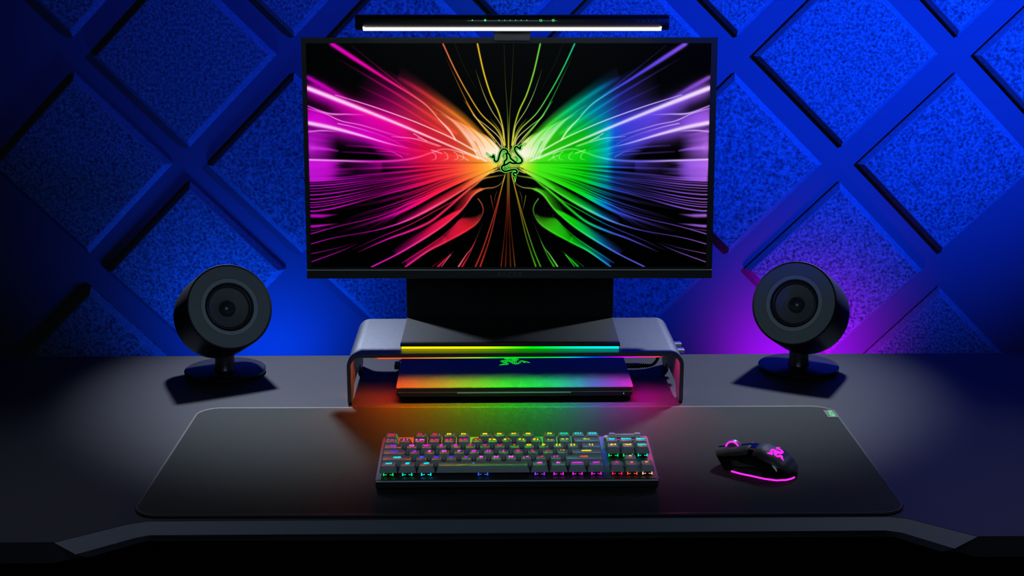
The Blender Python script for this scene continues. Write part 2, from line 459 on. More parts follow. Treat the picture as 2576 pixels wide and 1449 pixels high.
ploc = (-.0008, 2.051-Y0, .1801-.0808)
def ppart(mb, name, m, **k): return mb.build(name, m, mon, ploc, (TILT, 0, 0), **k)
ppart(MB().box(-PW+.001, PW-.001, .006, .016, .001, PHH-.001), 'panel_body', 'black_plastic', bevel=.002)
ppart(MB().box(-PW+.03, PW-.03, .016, .044, .03, PHH-.04), 'back_cover', 'black_matte', bevel=.010)
SX0, SX1, SZ0, SZ1 = -.2994, .2970, .0171, .3505
fr = MB()
fr.box(-PW, SX0, 0, .006, .0130, PHH).box(SX1, PW, 0, .006, .0130, PHH).box(SX0, SX1, 0, .006, SZ1, PHH).box(SX0, SX1, .0002, .006, .0132, SZ0)
ppart(fr, 'bezel', 'black_plastic')
ppart(MB().box(-PW-.0004, PW+.0004, .001, .0145, PHH-.0004, PHH+.0010), 'top_edge', 'monitor_chin', bevel=.0004)
ppart(MB().box(-PW, PW, -.0018, .0062, 0, .0128), 'chin', 'monitor_chin', bevel=.0005)
ppart(MB().box(-PW+.0005, PW-.0005, -.0020, .0004, .0126, .0136), 'chin_highlight_strip', 'chin_highlight')  # thin strip added as painted highlight along the chin
wm = wordmark(.0058, gap=.55, stroke=.15).mesh('wordmark', 'wordmark_grey')
link('wordmark', wm, mon, (ploc[0], ploc[1]-.0019, ploc[2]+.0062), (R(90)+TILT, 0, 0))

# ---- the picture on the screen: light streaks computed as an emission image
def screen_image():
    IW, IH = 1536, 846
    sxp = IW/1010.0; syp = IH/563.0
    def to_img(P):
        P = np.asarray(P, float); y = P[:, 1]; f = (y-109)/563.0
        xl = 769 + 14*f; xr = 1791 - 9*f
        return np.stack([(P[:, 0]-xl)/(xr-xl)*IW, f*IH], 1)
    SIG = [0.55, 0.9, 1.4, 2.0, 3.0, 4.5, 7.0, 11.0, 17.0, 26.0]     # in picture pixels
    acc = {(s, k): np.zeros((IH, IW), np.float32) for s in range(len(SIG)) for k in 'cw'}
    def splat(a, X, Y, Wt):
        xi = np.floor(X-.5).astype(int); yi = np.floor(Y-.5).astype(int); fx = X-.5-xi; fy = Y-.5-yi
        for dx, wx in ((0, 1-fx), (1, fx)):
            for dy, wy in ((0, 1-fy), (1, fy)):
                x = xi+dx; y = yi+dy; ok = (x >= 0) & (x < IW) & (y >= 0) & (y < IH)
                np.add.at(a, (y[ok], x[ok]), (Wt*wx*wy)[ok])
    def streak(pts, sig, inten, white=0.0, mirror=True):
        sig = sig if isinstance(sig, (tuple, list)) else (sig, sig)
        inten = inten if isinstance(inten, (tuple, list)) else (inten, inten)
        white = white if isinstance(white, (tuple, list)) else (white, white)
        for mir in ((False, True) if mirror else (False,)):
            P = np.array(pts, float)
            if mir: P[:, 0] = 2561 - P[:, 0]
            Q = to_img(np.array(catmull(P, 24)))
            seg = np.linalg.norm(np.diff(Q, axis=0), axis=1); L = np.concatenate([[0], np.cumsum(seg)])
            n = max(8, int(L[-1]/0.8)); s = np.linspace(0, L[-1], n)
            X = np.interp(s, L, Q[:, 0]); Y = np.interp(s, L, Q[:, 1]); u = s/L[-1]
            I = np.interp(u, np.linspace(0, 1, len(inten)), inten); Wh = np.interp(u, np.linspace(0, 1, len(white)), white)
            Sg = np.interp(u, np.linspace(0, 1, len(sig)), sig)
            Sg = np.where(Sg < 6, Sg*.62, Sg)
            pos = np.interp(np.log(Sg), np.log(SIG), np.arange(len(SIG)))
            lo = np.floor(pos).astype(int)
            for k in range(len(SIG)):
                wt = np.clip(1-np.abs(pos-k), 0, 1); m = wt > 0
                if not m.any(): continue
                d = math.sqrt(2*PI)*SIG[k]*sxp*(L[-1]/n)*wt[m]
                splat(acc[(k, 'c')], X[m], Y[m], I[m]*d)
                if Wh.max() > 0: splat(acc[(k, 'w')], X[m], Y[m], Wh[m]*d)
    def sheet(A, B, iA, iB, var=.35, step=2.6, sig=1.9):
        A = np.array(catmull(A, 10)); B = np.array(catmull(B, 10)); m = 14
        def res(P):
            L = np.concatenate([[0], np.cumsum(np.linalg.norm(np.diff(P, axis=0), axis=1))]); q = np.linspace(0, L[-1], m)
            return np.stack([np.interp(q, L, P[:, 0]), np.interp(q, L, P[:, 1])], 1)
        A, B = res(A), res(B); n = max(3, int(np.linalg.norm(A-B, axis=1).max()/step)); gap = np.linalg.norm(A-B, axis=1)/n
        ia = np.interp(np.linspace(0, 1, m), np.linspace(0, 1, len(iA)), iA); ib = np.interp(np.linspace(0, 1, m), np.linspace(0, 1, len(iB)), iB)
        nz = np.convolve(rng.rand(n+5), [.3, .4, .3], 'same')
        for i in range(n+1):
            f = i/n; I = (ia + (ib-ia)*f)*(1-var+2*var*nz[i])
            streak(list(A + (B-A)*f), sig/.62, list(I*np.clip(gap, .05, 9)/(math.sqrt(2*PI)*sig)))
    # upper beams
    streak([(815,100),(832,109),(905,155),(967,194),(1029,232),(1072,261),(1103,295),(1130,324),(1148,350)], (5,5,3.2,2,1.2,1), (1.5,1.6,1.3,1,.8), (0,0,0,.1,.5,.8))
    streak([(760,214),(850,248.5),(940,283.5),(1029,319.5),(1154,372),(1225,401)], (5,5,4,3,2,2), (1.3,1.2,1,1,.8), (1.6,1.4,1.2,1.1,1,1.2))
    streak([(760,214),(822,241),(884,266),(946,293),(1029,322)], (14,12,11), (.8,.8,.7))
    streak([(843,236),(935,264),(1029,297),(1092,323),(1144,347),(1200,378)], (1,1.4,1.4,2), .8, (.5,.9,.9,1,1))
    streak([(760,183),(768,189),(822,219),(870,246)], (5,6,4), (.9,.8,.3))
    streak([(760,257),(770,262),(826,282),(876,284),(925,286)], (2,2,1.2), (.9,.9,.2), (.1,.7,.0))
    streak([(760,265),(770,269),(818,283),(859,301),(915,313),(1029,348)], (1.4,1.4,2), (.9,.9,.5,.6), (.1,.6,.3,0))
    streak([(760,302),(772,305),(832,317),(905,336),(977,357),(1029,369)], (5,4,2.2,1.2), (1.1,1,1,.8), (1.3,1.2,1.1,.6,0))
    streak([(765,300),(832,315),(905,338),(985,362)], (16,15,8), (.75,.75,.4))
    streak([(849,307),(894,317),(967,340),(1029,371)], (1.4,2), (.8,.6), (.6,.1,0))
    streak([(772,328),(805,325),(850,327)], (2,1.4), (.8,.2), (.3,.6,0))
    streak([(760,366),(776,367),(822,371),(851,376)], (7,5,2), (.95,.9,.5), (.15,0))
    streak([(760,345),(790,347),(830,350)], (9,9), (.5,0)); streak([(760,284),(800,292),(850,300)], (9,7), (.55,.2))
    streak([(760,386),(790,388),(850,388)], (6,6), (.35,0))
    streak([(760,398),(775,398),(850,400),(930,402),(1000,400),(1050,392),(1092,378),(1123,371),(1165,381),(1205,396)], (2.4,2.4,3,2.4,1.4,1.4), (1.2,1,1,1,.9), (.8,.6,.1,.2,.3,.8))
    streak([(849,147),(950,205),(1029,253),(1150,333)], (2,3,4), (.05,.5,.6)); streak([(894,210),(960,240),(1029,276),(1140,343)], (1.4,3), (.05,.45,.5))
    streak([(884,114),(957,172),(1029,228),(1100,285)], (1.2,2), (.15,.35,.4))
    streak([(967,348),(1029,352),(1080,372)], 1.4, (.2,.8,.3)); streak([(985,340),(1040,345),(1105,364)], 1.2, (.3,.5), (.2,.7,.4))
    streak([(1040,332),(1075,352)], 1.2, .6, .6); streak([(1050,342),(1110,364)], 1.0, .6, .5); streak([(945,376),(985,378),(1013,392)], 1.4, (.2,.7,.3), (0,.2))
    streak([(870,362),(950,368),(1029,384)], (2,2), (.15,.6,.6)); streak([(860,378),(940,382),(1010,388)], 2, (.2,.4,.3))
    # glow of the fan left of the centre
    sheet([(915,150),(1029,204),(1103,254),(1170,302),(1248,372)], [(880,280),(1029,320),(1154,376),(1225,399),(1250,402)], (0,.10,.45,.7,.7), (.0,.6,.85,.9,.9), .25)
    sheet([(1010,160),(1095,222),(1165,278),(1225,338),(1255,370)], [(1000,195),(1085,245),(1160,298),(1215,345),(1250,375)], (0,.02,.08,.2,.2), (.12,.40,.65,.7,.6), .1)
    sheet([(822,241),(946,293),(1029,322),(1154,377),(1225,399)], [(822,313),(905,337),(985,360),(1090,381),(1225,401)], (.0,.75,.85,.85,.9), (.0,.65,.7,.8,.9), .45)
    sheet([(900,338),(985,360),(1090,378),(1240,400)], [(960,398),(1040,402),(1120,402),(1245,402)], (.0,.5,.8,.9), (.0,.5,.85,.9), .4)
    sheet([(775,322),(800,330),(850,338)], [(775,398),(800,398),(850,396)], (.85,.6,.0), (.45,.3,.0), .4)
    sheet([(772,268),(800,277),(850,296)], [(772,304),(800,311),(850,320)], (.5,.6,.0), (.7,.7,.0), .4)
    sheet([(930,402),(1040,403),(1250,402)], [(905,416),(1040,419),(1250,409)], (.0,.75,.95), (.0,.12,.5), .3)
    sheet([(772,402),(810,402),(860,402)], [(780,452),(815,450),(850,444)], (.95,.8,.0), (.6,.4,0), .5)
    sheet([(840,402),(900,404),(960,404)], [(845,430),(905,436),(960,430)], (.0,.2,.3), (.0,.05,.1), .5)
    streak([(1250,390),(1281,392),(1312,390)], 11, 1.0, .18, False); streak([(1248,407),(1281,410),(1314,407)], 7, .9, .05, False)
    # white-hot strands close to the centre
    for k in range(9):
        f = k/8; jx = rng.uniform(-5, 5)
        x0, y0 = 1140+96*f+jx, 300+50*f; ex, ey = 1206+52*f, 395-5*f
        streak([(x0-34+12*f, y0-19+5*f), (x0, y0), ((x0+ex)/2+9, (y0+ey)/2+1), (ex, ey)], (1.2, 3.0, 3.6, 2.2), (.1,.8,1,1), (0,.25,.7,.9))
    streak([(1205,365),(1228,382),(1245,395)], (5,9,9), (.3,.9,1), (.05,.8,1.3)); streak([(1240,374),(1260,390)], 7, .8, 1.0)
    streak([(1103,295),(1130,323),(1148,349)], (1.2,2.6,1.6), .6, (.3,.8,.7)); streak([(1085,262),(1120,285),(1165,318),(1195,350)], (1,1.6,2), (.2,.6,.8), (0,.2,.7))
    for x0 in (1095,1125,1150,1165): streak([(x0-12,400),(x0+2,395),(x0,384),(x0-8,378)], 1.2, (.2,.6,.7), (0,.5,.3))
    streak([(1085,373),(1112,382)], 1.2, .6, .7); streak([(1155,386),(1180,400)], 1.0, .6, .6)
    # upper strands
    streak([(1108,96),(1114,109),(1144,172),(1175,228),(1210,282),(1248,319),(1264,348),(1272,375)], (1.8,1.5,1.5), (1.3,1.1,1), (.05,.08,.1))
    streak([(1198,96),(1201,109),(1217,179),(1235,235),(1254,276),(1266,317),(1272,362)], (1.9,1.7,1.6), 1.4, .04)
    streak([(1196,172),(1217,232),(1237,274),(1262,313),(1268,345)], (.9,1.1), (.1,.7,.7), (0,.4,.2))
    streak([(1120,140),(1148,199),(1177,257),(1206,303),(1248,355)], (.9,1.4), (.05,.6,.7,.8)); streak([(1173,253),(1196,290),(1227,315),(1258,344),(1266,372)], 1.2, (.4,.7,.8), (0,.3,.7))
    streak([(1235,295),(1258,326),(1270,362)], 2, (.1,.9)); streak([(1144,109),(1165,160),(1200,225)], .9, (.12,.12,.05))
    streak([(1168,250),(1205,302),(1245,345)], 1.2, (.2,.6,.7)); streak([(1190,285),(1232,330),(1262,366)], 1.4, (.3,.7), (.1,.4))
    streak([(1268,100),(1272,200),(1278,290),(1280,375)], (.9,1.4), (.12,.2,.45,.9))
    # lower fan
    for y0, th, i0 in ((446,2,.5),(452,2,.8),(458,1.4,.6),(464,2,.9),(471,1.4,.8),(478,2,.5),(487,2,.9),(498,1.6,1),(506,1.4,.9),(512,1.2,.7),(518,1.4,1),(528,2,1.1)):
        d = y0-405
        streak([(772,y0),(800,y0-1),(860,y0-d*.10),(985,405+d*.62),(1120,405+d*.34),(1245,411)], (th,th,1.2,1.2), (i0,i0,.35,.25,.35,.55,.6))
    for k in range(70):
        d = rng.uniform(10, 205); b = rng.uniform(.25, .85)
        streak([(900+rng.uniform(-80,70),405+d*.93),(1010,405+d*.64),(1120,405+d*.345),(1200,407+d*.15),(1250,408+d*.03)], rng.choice([.9,.9,1.3,1.8]), (0,.3*b,.9*b,b,.9*b))
    for k in range(16):
        y = 403+k*3.2; streak([(765,y),(820,y-.5),(rng.uniform(850,900),y-1)], 2, (.75-.02*k,.75-.02*k,0))
    streak([(765,540),(785,540),(815,540),(850,536)], (4.5,4.5,1.2), (1.1,1,.1)); streak([(765,567),(785,567),(815,564),(850,560)], (4,3,1.2), (1.1,1,.1)); streak([(765,580),(820,573)], 1.2, (.6,.2))
    streak([(772,615),(782,612),(837,597),(915,583),(967,572),(1029,550),(1103,512),(1165,475),(1206,448),(1252,420)], (1.4,1.2,1.4,3,2,2), (.9,.6,.5,1.1,1.2,1,.9), (0,0,0,.25,.3,.1,.1))
    streak([(772,589),(782,586),(853,566),(926,549),(988,529),(1029,508),(1082,487),(1144,460),(1206,431),(1250,414)], (1.6,1.2,1.6,2,2), (.9,.6,.8,.95,.8,.8))
    sheet([(1000,560),(1041,544),(1103,511),(1165,474),(1206,448),(1245,424)], [(1000,545),(1041,527),(1103,494),(1160,462),(1200,438),(1240,420)], (.15,.6,.95,.9,1,.9), (.02,.06,.25,.4,.5,.6), .15); streak([(1165,470),(1200,446),(1235,428)], (3,4.5,2), (.6,1,.9), (0,.1))
    streak([(772,662),(783,658),(853,632),(905,609)], 1.4, (.8,.7,0)); streak([(772,640),(783,637),(843,624),(900,607)], 1.2, (.7,.4,0))
    streak([(884,628),(946,599),(1029,564),(1092,530),(1150,497),(1185,468)], (1,1.4,1.4), (.1,.7,.8,.6)); streak([(900,590),(1000,560),(1040,540)], 1.2, (.1,.4,.1))
    streak([(900,633),(977,599),(1029,580),(1082,556),(1123,524),(1165,487),(1196,462),(1217,446),(1248,440),(1272,436)], (1,2,3,3,3,1.4), (.2,1,1.3,1.2,1,.9,.2), (0,.06,.05,.05,0))
    streak([(926,677),(936,671),(988,645),(1029,622),(1082,589),(1123,560),(1165,522),(1192,487),(1217,472),(1244,468),(1262,458),(1272,440)], (1.8,1.8,2.2,2,2,1.2), (1.2,1.2,1.3,1.1,1,.8,.2), (.05,.12,.2,.1,.15,0))
    sheet([(1000,640),(1029,621),(1082,588),(1123,559),(1160,526)], [(985,628),(1020,603),(1070,574),(1112,549),(1140,534)], (.3,.5,.9,1,.6), (.0,.03,.1,.5,.5), .15); sheet([(1150,538),(1165,521),(1192,487),(1217,472)], [(1138,536),(1150,512),(1178,482),(1210,470)], (.6,.5,.8,.9), (.05,.12,.25,.5), .1)
    streak([(1010,679),(1022,670),(1051,649),(1082,628),(1123,607),(1175,578),(1202,558),(1216,533),(1215,514),(1204,496)], (1.6,2,2,2,1.4), (1.2,1.2,1.1,1.1,1,.3,.8), (.05,.15,.05,.05,.1))
    streak([(1012,662),(1072,622),(1113,593),(1161,549),(1170,536)], (1,1.4,1.4), (.7,.8,.5,.1)); sheet([(1120,606),(1150,592),(1175,577),(1202,556),(1212,535)], [(1117,594),(1140,572),(1160,550),(1180,546),(1205,541)], (.8,1,1,.7,.3), (.2,.75,.85,.25,0), .08)
    sheet([(1025,670),(1051,648),(1082,627),(1123,606)], [(1020,655),(1045,637),(1075,619),(1118,593)], (.35,.5,.7,.9), (.1,.12,.15,.4), .12)
    streak([(1098,677),(1103,671),(1123,651),(1144,630)], (3,2.4,1), (1,.9,.1)); streak([(1088,671),(1118,648)], 1, (.5,.1)); streak([(1112,671),(1135,640)], 1, .7, .3)
    streak([(1150,679),(1155,671),(1175,640),(1192,616),(1217,556)], (2.2,1.4,1), (1,.8,.2,.05), (.4,.1,0)); streak([(1160,679),(1164,671),(1183,638),(1200,600)], (2.8,1.4,1), (1,.7,.05))
    streak([(1195,679),(1198,671),(1217,624),(1244,539),(1260,481),(1272,438)], (2,1.4,1.2), (.9,.7,.8,.7,.5)); streak([(1208,679),(1210,671),(1233,601),(1252,522),(1268,452),(1274,430)], (2.4,1.4,1.2), (.9,.5,.7,.6,.5))
    streak([(1262,679),(1263,671),(1276,535),(1278,430)], (1.8,1.2,1.2), (.6,.3,.45,.3)); streak([(1274,679),(1274,671),(1279,530),(1280,430)], (1.8,1.2), (.6,.25,.4,.3))
    streak([(1236,488),(1240,510),(1245,530)], 1, (.6,.6,.1)); streak([(1252,478),(1247,492),(1246,512)], .9, (.3,.4,.1))
    streak([(1238,432),(1255,426),(1268,428)], 1.2, .7, .4)
    # compose
    PH_, PW_ = 960, 1680
    fy = np.fft.fftfreq(PH_)[:, None]; fx = np.fft.rfftfreq(PW_)[None]
    Cc = np.zeros((IH, IW), np.float32); Ww = np.zeros((IH, IW), np.float32)
    for k, s in enumerate(SIG):
        g = np.exp(-2*PI*PI*(s*sxp)**2*(fx*fx + fy*fy))
        for key, tgt in (('c', Cc), ('w', Ww)):
            if acc[(k, key)].any(): tgt += np.fft.irfft2(np.fft.rfft2(acc[(k, key)], s=(PH_, PW_))*g, s=(PH_, PW_))[:IH, :IW].astype(np.float32)
    Cc = np.clip(Cc, 0, None); Ww = np.clip(Ww, 0, None)
    stops = [(0,(205,20,225)),(.13,(232,0,225)),(.22,(248,0,170)),(.29,(255,15,75)),(.36,(255,60,55)),(.42,(255,140,45)),(.465,(255,205,50)),(.5,(235,225,60)),
             (.535,(205,235,50)),(.575,(70,235,20)),(.69,(8,224,12)),(.72,(0,215,110)),(.747,(0,205,228)),(.765,(20,95,235)),(.79,(60,70,232)),(.87,(115,70,240)),(1,(185,105,245))]
    u = (np.arange(IW)+.5)/IW
    ramp = np.stack([np.interp(u, [s[0] for s in stops], [s[1][c]/255 for s in stops]) for c in range(3)], 1)[None]
    a = np.clip(Cc, 0, None)[..., None]; a = 1 - np.exp(-1.9*a**1.15)
    low = [(0,(215,10,220)),(.2,(245,0,185)),(.3,(255,15,90)),(.40,(255,30,50)),(.45,(255,70,40)),(.5,(190,50,15)),(.525,(215,150,25)),(.56,(90,215,25)),(.66,(10,222,10)),(.705,(0,215,110)),(.735,(0,150,225)),(.775,(50,75,232)),(.87,(115,70,240)),(1,(185,105,245))]
    ramp2 = np.stack([np.interp(u, [q[0] for q in low], [q[1][c]/255 for q in low]) for c in range(3)], 1)[None]
    vv = np.clip((np.arange(IH)/IH - .58)/.14, 0, 1)[:, None, None]
    ramp = ramp*(1-vv) + ramp2*vv
    up = [(0,(225,0,225)),(.2,(245,0,150)),(.3,(255,60,60)),(.36,(255,125,45)),(.41,(255,180,20)),(.44,(255,220,10)),(.48,(225,215,30)),(.5,(120,160,40)),(.53,(200,225,30)),(.57,(110,235,60)),(.62,(40,230,90)),(.66,(0,225,150)),(.73,(0,160,225)),(.78,(60,60,235)),(.9,(120,75,245)),(1,(170,95,245))]
    ramp3 = np.stack([np.interp(u, [q[0] for q in up], [q[1][c]/255 for q in up]) for c in range(3)], 1)[None]
    vu = np.clip((.42 - np.arange(IH)/IH)/.12, 0, 1)[:, None, None]
    ramp = ramp*(1-vu) + ramp3*vu
    rgb = ramp*a; wv = (1-np.exp(-1.5*Ww))[..., None]
    rgb = rgb + (np.array([1.0, .96, .97]) - rgb)*wv*.95
    # emblem in the middle of the screen
    cx, cy = 1180+960/9.66, 330+900/9.66; sc_ = 1/9.66
    x0, x1, y0, y1 = 1215, 1335, 345, 470
    p0 = to_img([(x0, y0)])[0].astype(int); p1 = to_img([(x1, y1)])[0].astype(int)
    gy, gx = np.mgrid[p0[1]:p1[1], p0[0]:p1[0]].astype(np.float32); gx += .5; gy += .5
    def dist(paths):
        D = np.full(gx.shape, 1e9, np.float32)
        for p in paths:
            q = to_img([(cx+a_*sc_, cy-b_*sc_) for a_, b_ in catmull(p, 6)])
            for s, e in zip(q, q[1:]):
                d = e-s; t = np.clip(((gx-s[0])*d[0]+(gy-s[1])*d[1])/(d@d+1e-9), 0, 1)
                D = np.minimum(D, (gx-s[0]-t*d[0])**2+(gy-s[1]-t*d[1])**2)
        return np.sqrt(D)/sxp
    D = np.minimum(dist([p[2:] for p in EM]), dist([t for t in EM_TAILS])+1.2)
    Dh = np.minimum(dist([p[1:3] for p in EM])+.9, dist([p[:2] for p in EM])+2.0)
    sub = rgb[p0[1]:p1[1], p0[0]:p1[0]]
    def ss(e0, e1, v): t = np.clip((v-e0)/(e1-e0), 0, 1); return t*t*(3-2*t)
    DD = np.minimum(D, Dh)
    sub *= (.55 + .45*ss(3.0, 6.5, DD))[..., None]
    g = (1-ss(3.3, 4.1, DD))[..., None]; sub += (np.array([.42, 1.0, .35])-sub)*g
    k = (1-ss(1.7, 2.4, DD))[..., None]; sub += (np.array([0., .01, 0.])-sub)*k
    out = np.ones((IH, IW, 4), np.float32); out[..., :3] = np.clip(rgb, 0, 1)
    img = bpy.data.images.new('light_streaks', IW, IH, alpha=False)
    img.pixels.foreach_set(out[::-1].ravel()); img.update(); img.pack()
    return img
def screen_material():
    m = bpy.data.materials.new('screen_picture'); m.use_nodes = True; nt = m.node_tree; b = nt.nodes['Principled BSDF']
    t = nt.nodes.new('ShaderNodeTexImage'); t.image = screen_image(); t.extension = 'EXTEND'
    b.inputs['Base Color'].default_value = (.001, .001, .001, 1); b.inputs['Roughness'].default_value = .30
    b.inputs['Specular IOR Level'].default_value = .05
    nt.links.new(t.outputs['Color'], b.inputs['Emission Color']); b.inputs['Emission Strength'].default_value = 1.0
    MATS['screen_picture'] = m
screen_material()
me = bpy.data.meshes.new('screen')
me.from_pydata([(SX0, .0012, SZ0), (SX1, .0012, SZ0), (SX1, .0012, SZ1), (SX0, .0012, SZ1), (SX0, .006, SZ0), (SX1, .006, SZ0), (SX1, .006, SZ1), (SX0, .006, SZ1)], [],
               [(0, 1, 2, 3), (4, 7, 6, 5)])
uv = me.uv_layers.new(name='UVMap')
for li, c in zip(range(4), ((0,0),(1,0),(1,1),(0,1))): uv.data[li].uv = c
for li in range(4, 8): uv.data[li].uv = (.02, .02)
me.materials.append(MATS['screen_picture'])
scr = link('screen', me, mon, ploc, (TILT, 0, 0)); scr['label'] = 'glowing screen with rainbow streaks and a snake emblem'

# ------------------------------------------------------------------ light bar on the monitor
bar = thing('light_bar', 'black screen light bar with glowing white strip clamped on top of the monitor', 'lamp', (0.0003, 2.052, 0.5612), R(0.1))
BL = .2268
def bar_prof(s=1.0): return [(-.0115*s, .0030*s), (-.0105*s, -.0075*s), (-.0070*s, -.0108*s), (.0085*s, -.0108*s), (.0120*s, -.004*s), (.0105*s, .0075*s), (.0060*s, .0108*s), (-.0040*s, .0108*s), (-.0095*s, .0082*s)]
rs = [[(x, y, z) for y, z in bar_prof(s)] for x, s in ((-BL, .93), (-BL+.0012, 1), (BL-.0012, 1), (BL, .93))]
MB().rings(rs).build('bar_body', 'black_plastic', bar, smooth=50)
rs = [[(x, y, z) for y, z in ((-.0122*1, -.0062*s-.001), (-.0110, -.0090), (-.0072, -.0115), (-.0060, -.0106), (-.0095, -.0066))] for x, s in ((-.2155, .7), (-.2120, 1), (.2120, 1), (.2155, .7))]
ls = MB().rings(rs).build('led_strip', 'led_white', bar); ls['label'] = 'glowing warm white strip'
MB().box(-.0650, .0650, -.0127, -.0108, .0026, .0034).build('touch_strip', 'kb_silver', bar)
for x, k in ((-.0575,1.0),(-.0390,1.7),(-.0190,.7),(-.0110,.7),(-.0030,.7),(.0050,.7),(.0130,.7),(.0210,.7)):
    MB().lathe([(.0009*k, -.0004), (.0009*k, .0004)], 10, 'y', True, True).build('indicator', 'led_green', bar, (x, -.0129, .0036))
for x, gapd in ((.0412, 40), (.0592, 60)):
    pts = [(.0016*math.cos(R(90+gapd/2+(360-gapd)*i/14)), .0016*math.sin(R(90+gapd/2+(360-gapd)*i/14))) for i in range(15)]
    ic = MB().ribbon(pts, .0006, 0, .0003)
    if x > .05: ic.ribbon([(0, .0004), (0, .0018)], .0006, 0, .0003)
    ic.build('touch_icon', 'led_green', bar, (x, -.0128, .0036), (R(90), 0, 0))
link('wordmark', wordmark(.0026, gap=2.1, stroke=.2).mesh('wordmark', 'wordmark_grey'), bar, (.1965, -.0119, .0024), (R(84), 0, 0))
cl = MB(); cl.prism(rrect(-.0266, .0266, -.0272, -.0085, .0018, 4), .0138, .0166, 'xz'); cl.box(-.0262, .0262, .0, .019, -.0135, -.0105)
cl.build('clip', 'clip_grey', bar, bevel=.0006)
MB().box(-.0262, .0262, .0160, .0620, -.0125, -.0098).build('clip_arm', 'black_plastic', bar, bevel=.0006)
MB().box(-.0240, .0240, .0625, .0800, -.0600, -.0100).build('counterweight', 'black_plastic', bar, bevel=.003)

# ------------------------------------------------------------------ laptop under the riser
lap = thing('laptop', 'closed black laptop with glowing green emblem lying under the grey riser', 'laptop', (0.0020, 2.1250, 0.0004), R(1.1))
LW, LD = .1795, .1215
def slab(x, y0, y1, z0, z1, r, ins=0): return [[(a, b, z0) for a, b in rrect(-x+ins, x-ins, y0+ins, y1-ins, max(r-ins, .001), 5)], [(a, b, z1) for a, b in rrect(-x, x, y0, y1, r, 5)]]
bs = slab(LW-.010, -LD+.012, LD-.004, .0035, .0040, .006) + slab(LW, -LD, LD, .0080, .0140, .006)
MB().rings(bs).build('base', 'laptop_black', lap, smooth=35)
ld = slab(LW, -LD, LD, .0150, .0213, .006); ld.append([(a, b, .0222) for a, b in rrect(-LW+.0008, LW-.0008, -LD+.0008, LD-.0008, .006, 5)])
MB().rings(ld).build('lid', 'laptop_lid', lap, smooth=35)
MB().box(-LW+.003, LW-.003, -LD+.0006, LD-.002, .0138, .0152).build('seam', 'kb_silver', lap)
nt_ = MB().box(-.0870, .0850, -LD-.0003, -LD+.004, .0128, .0150).build('opening_notch', 'laptop_notch', lap); nt_['label'] = 'pale strip of the finger notch'
MB().lathe([(.0007, -.0004), (.0007, .0004)], 10, 'y', True, True).build('indicator', 'led_green', lap, (.1645, -LD-.0002, .0115))
for sy in (-LD+.030, LD-.02):
    MB().box(-LW+.02, LW-.02, sy-.004, sy+.004, 0, .0038).build('rubber_foot', 'rubber', lap, bevel=.001)
def emblem_outline(scale, off, wd, z1, flip=1):
    mb = MB()
    for p in EM:
        c = [Vector(q) for q in catmull(p, 5)]
        for s in (1, -1):
            pts = []
            for i in range(len(c)):
                t = c[min(i+1, len(c)-1)] - c[max(i-1, 0)]; t.normalize()
                o_ = off*min(1, .15 + i/9.0)*min(1, .25+(len(c)-1-i)/6.0)
                pts.append((c[i] + Vector((-t.y, t.x))*s*o_)*scale*flip)
            mb.ribbon(pts, wd*scale, 0, z1)
    for p in EM_TAILS: mb.ribbon([Vector(q)*scale*flip for q in catmull(p, 4)], wd*scale, 0, z1)
    return mb
eb = emblem_outline(.0000520, 27, 15, .0003, -1).build('emblem', 'emblem_green', lap, (-.0005, .026, .0222)); eb['label'] = 'glowing green snake emblem on the lid'

# plug and cables
plug = thing('power_plug', 'black plug pushed into the left side of the closed laptop', 'plug', (-.1805, 2.155, .0112), R(1.1))
MB().box(-.0090, 0, -.0115, .0115, -.0040, .0040).build('plug_body', 'black_plastic', plug, bevel=.0012)
MB().tube([(-.005, .0105, 0), (-.006, .020, -.001), (-.004, .035, -.003), (.004, .060, -.0075), (.010, .085, -.0085)], .0020, 10).build('cord', 'rubber', plug, smooth=60)
cab = thing('usb_cable', 'black cable with ribbed plug running from the laptop to the right leg of the riser', 'cable', (.1816, 2.148, .0125), R(1.1))
MB().box(.0006, .0250, -.0052, .0052, -.0034, .0034).build('plug', 'black_plastic', cab, bevel=.0016)
for i in range(4):
    MB().lathe([(.0022, -.0013), (.0040-.0003*i, -.0011), (.0040-.0003*i, .0011), (.0022, .0013)], 14, 'x', True, True).build('strain_relief', 'rubber', cab, (.0268+.0034*i, 0, 0))
MB().tube(catmull([(.024, 0, 0), (.037, 0, 0), (.046, .001, .002), (.053, .004, .010), (.0565, .010, .022), (.057, .018, .034), (.058, .022, .042), (.0630, .024, .046)], 5), .0024, 12).build('cord', 'rubber', cab, smooth=60)
for k, (yy, lab) in enumerate(((2.143, 'rear small metal usb dongle sticking out of the right side of the riser'), (2.108, 'front small metal usb dongle sticking out of the right side of the riser'))):
    u = thing('usb_dongle', lab, 'usb dongle', (.2557+.0006*k, yy, .0500), R(1.1), 'usb dongles in the riser')
    MB().box(0, .0030, -.0085, .0085, -.0035, .0035).build('collar', 'black_plastic', u, bevel=.0005)
    MB().box(.0030, .0150, -.0065, .0065, -.0026, .0026).build('metal_tip', 'usb_metal', u, bevel=.0005)

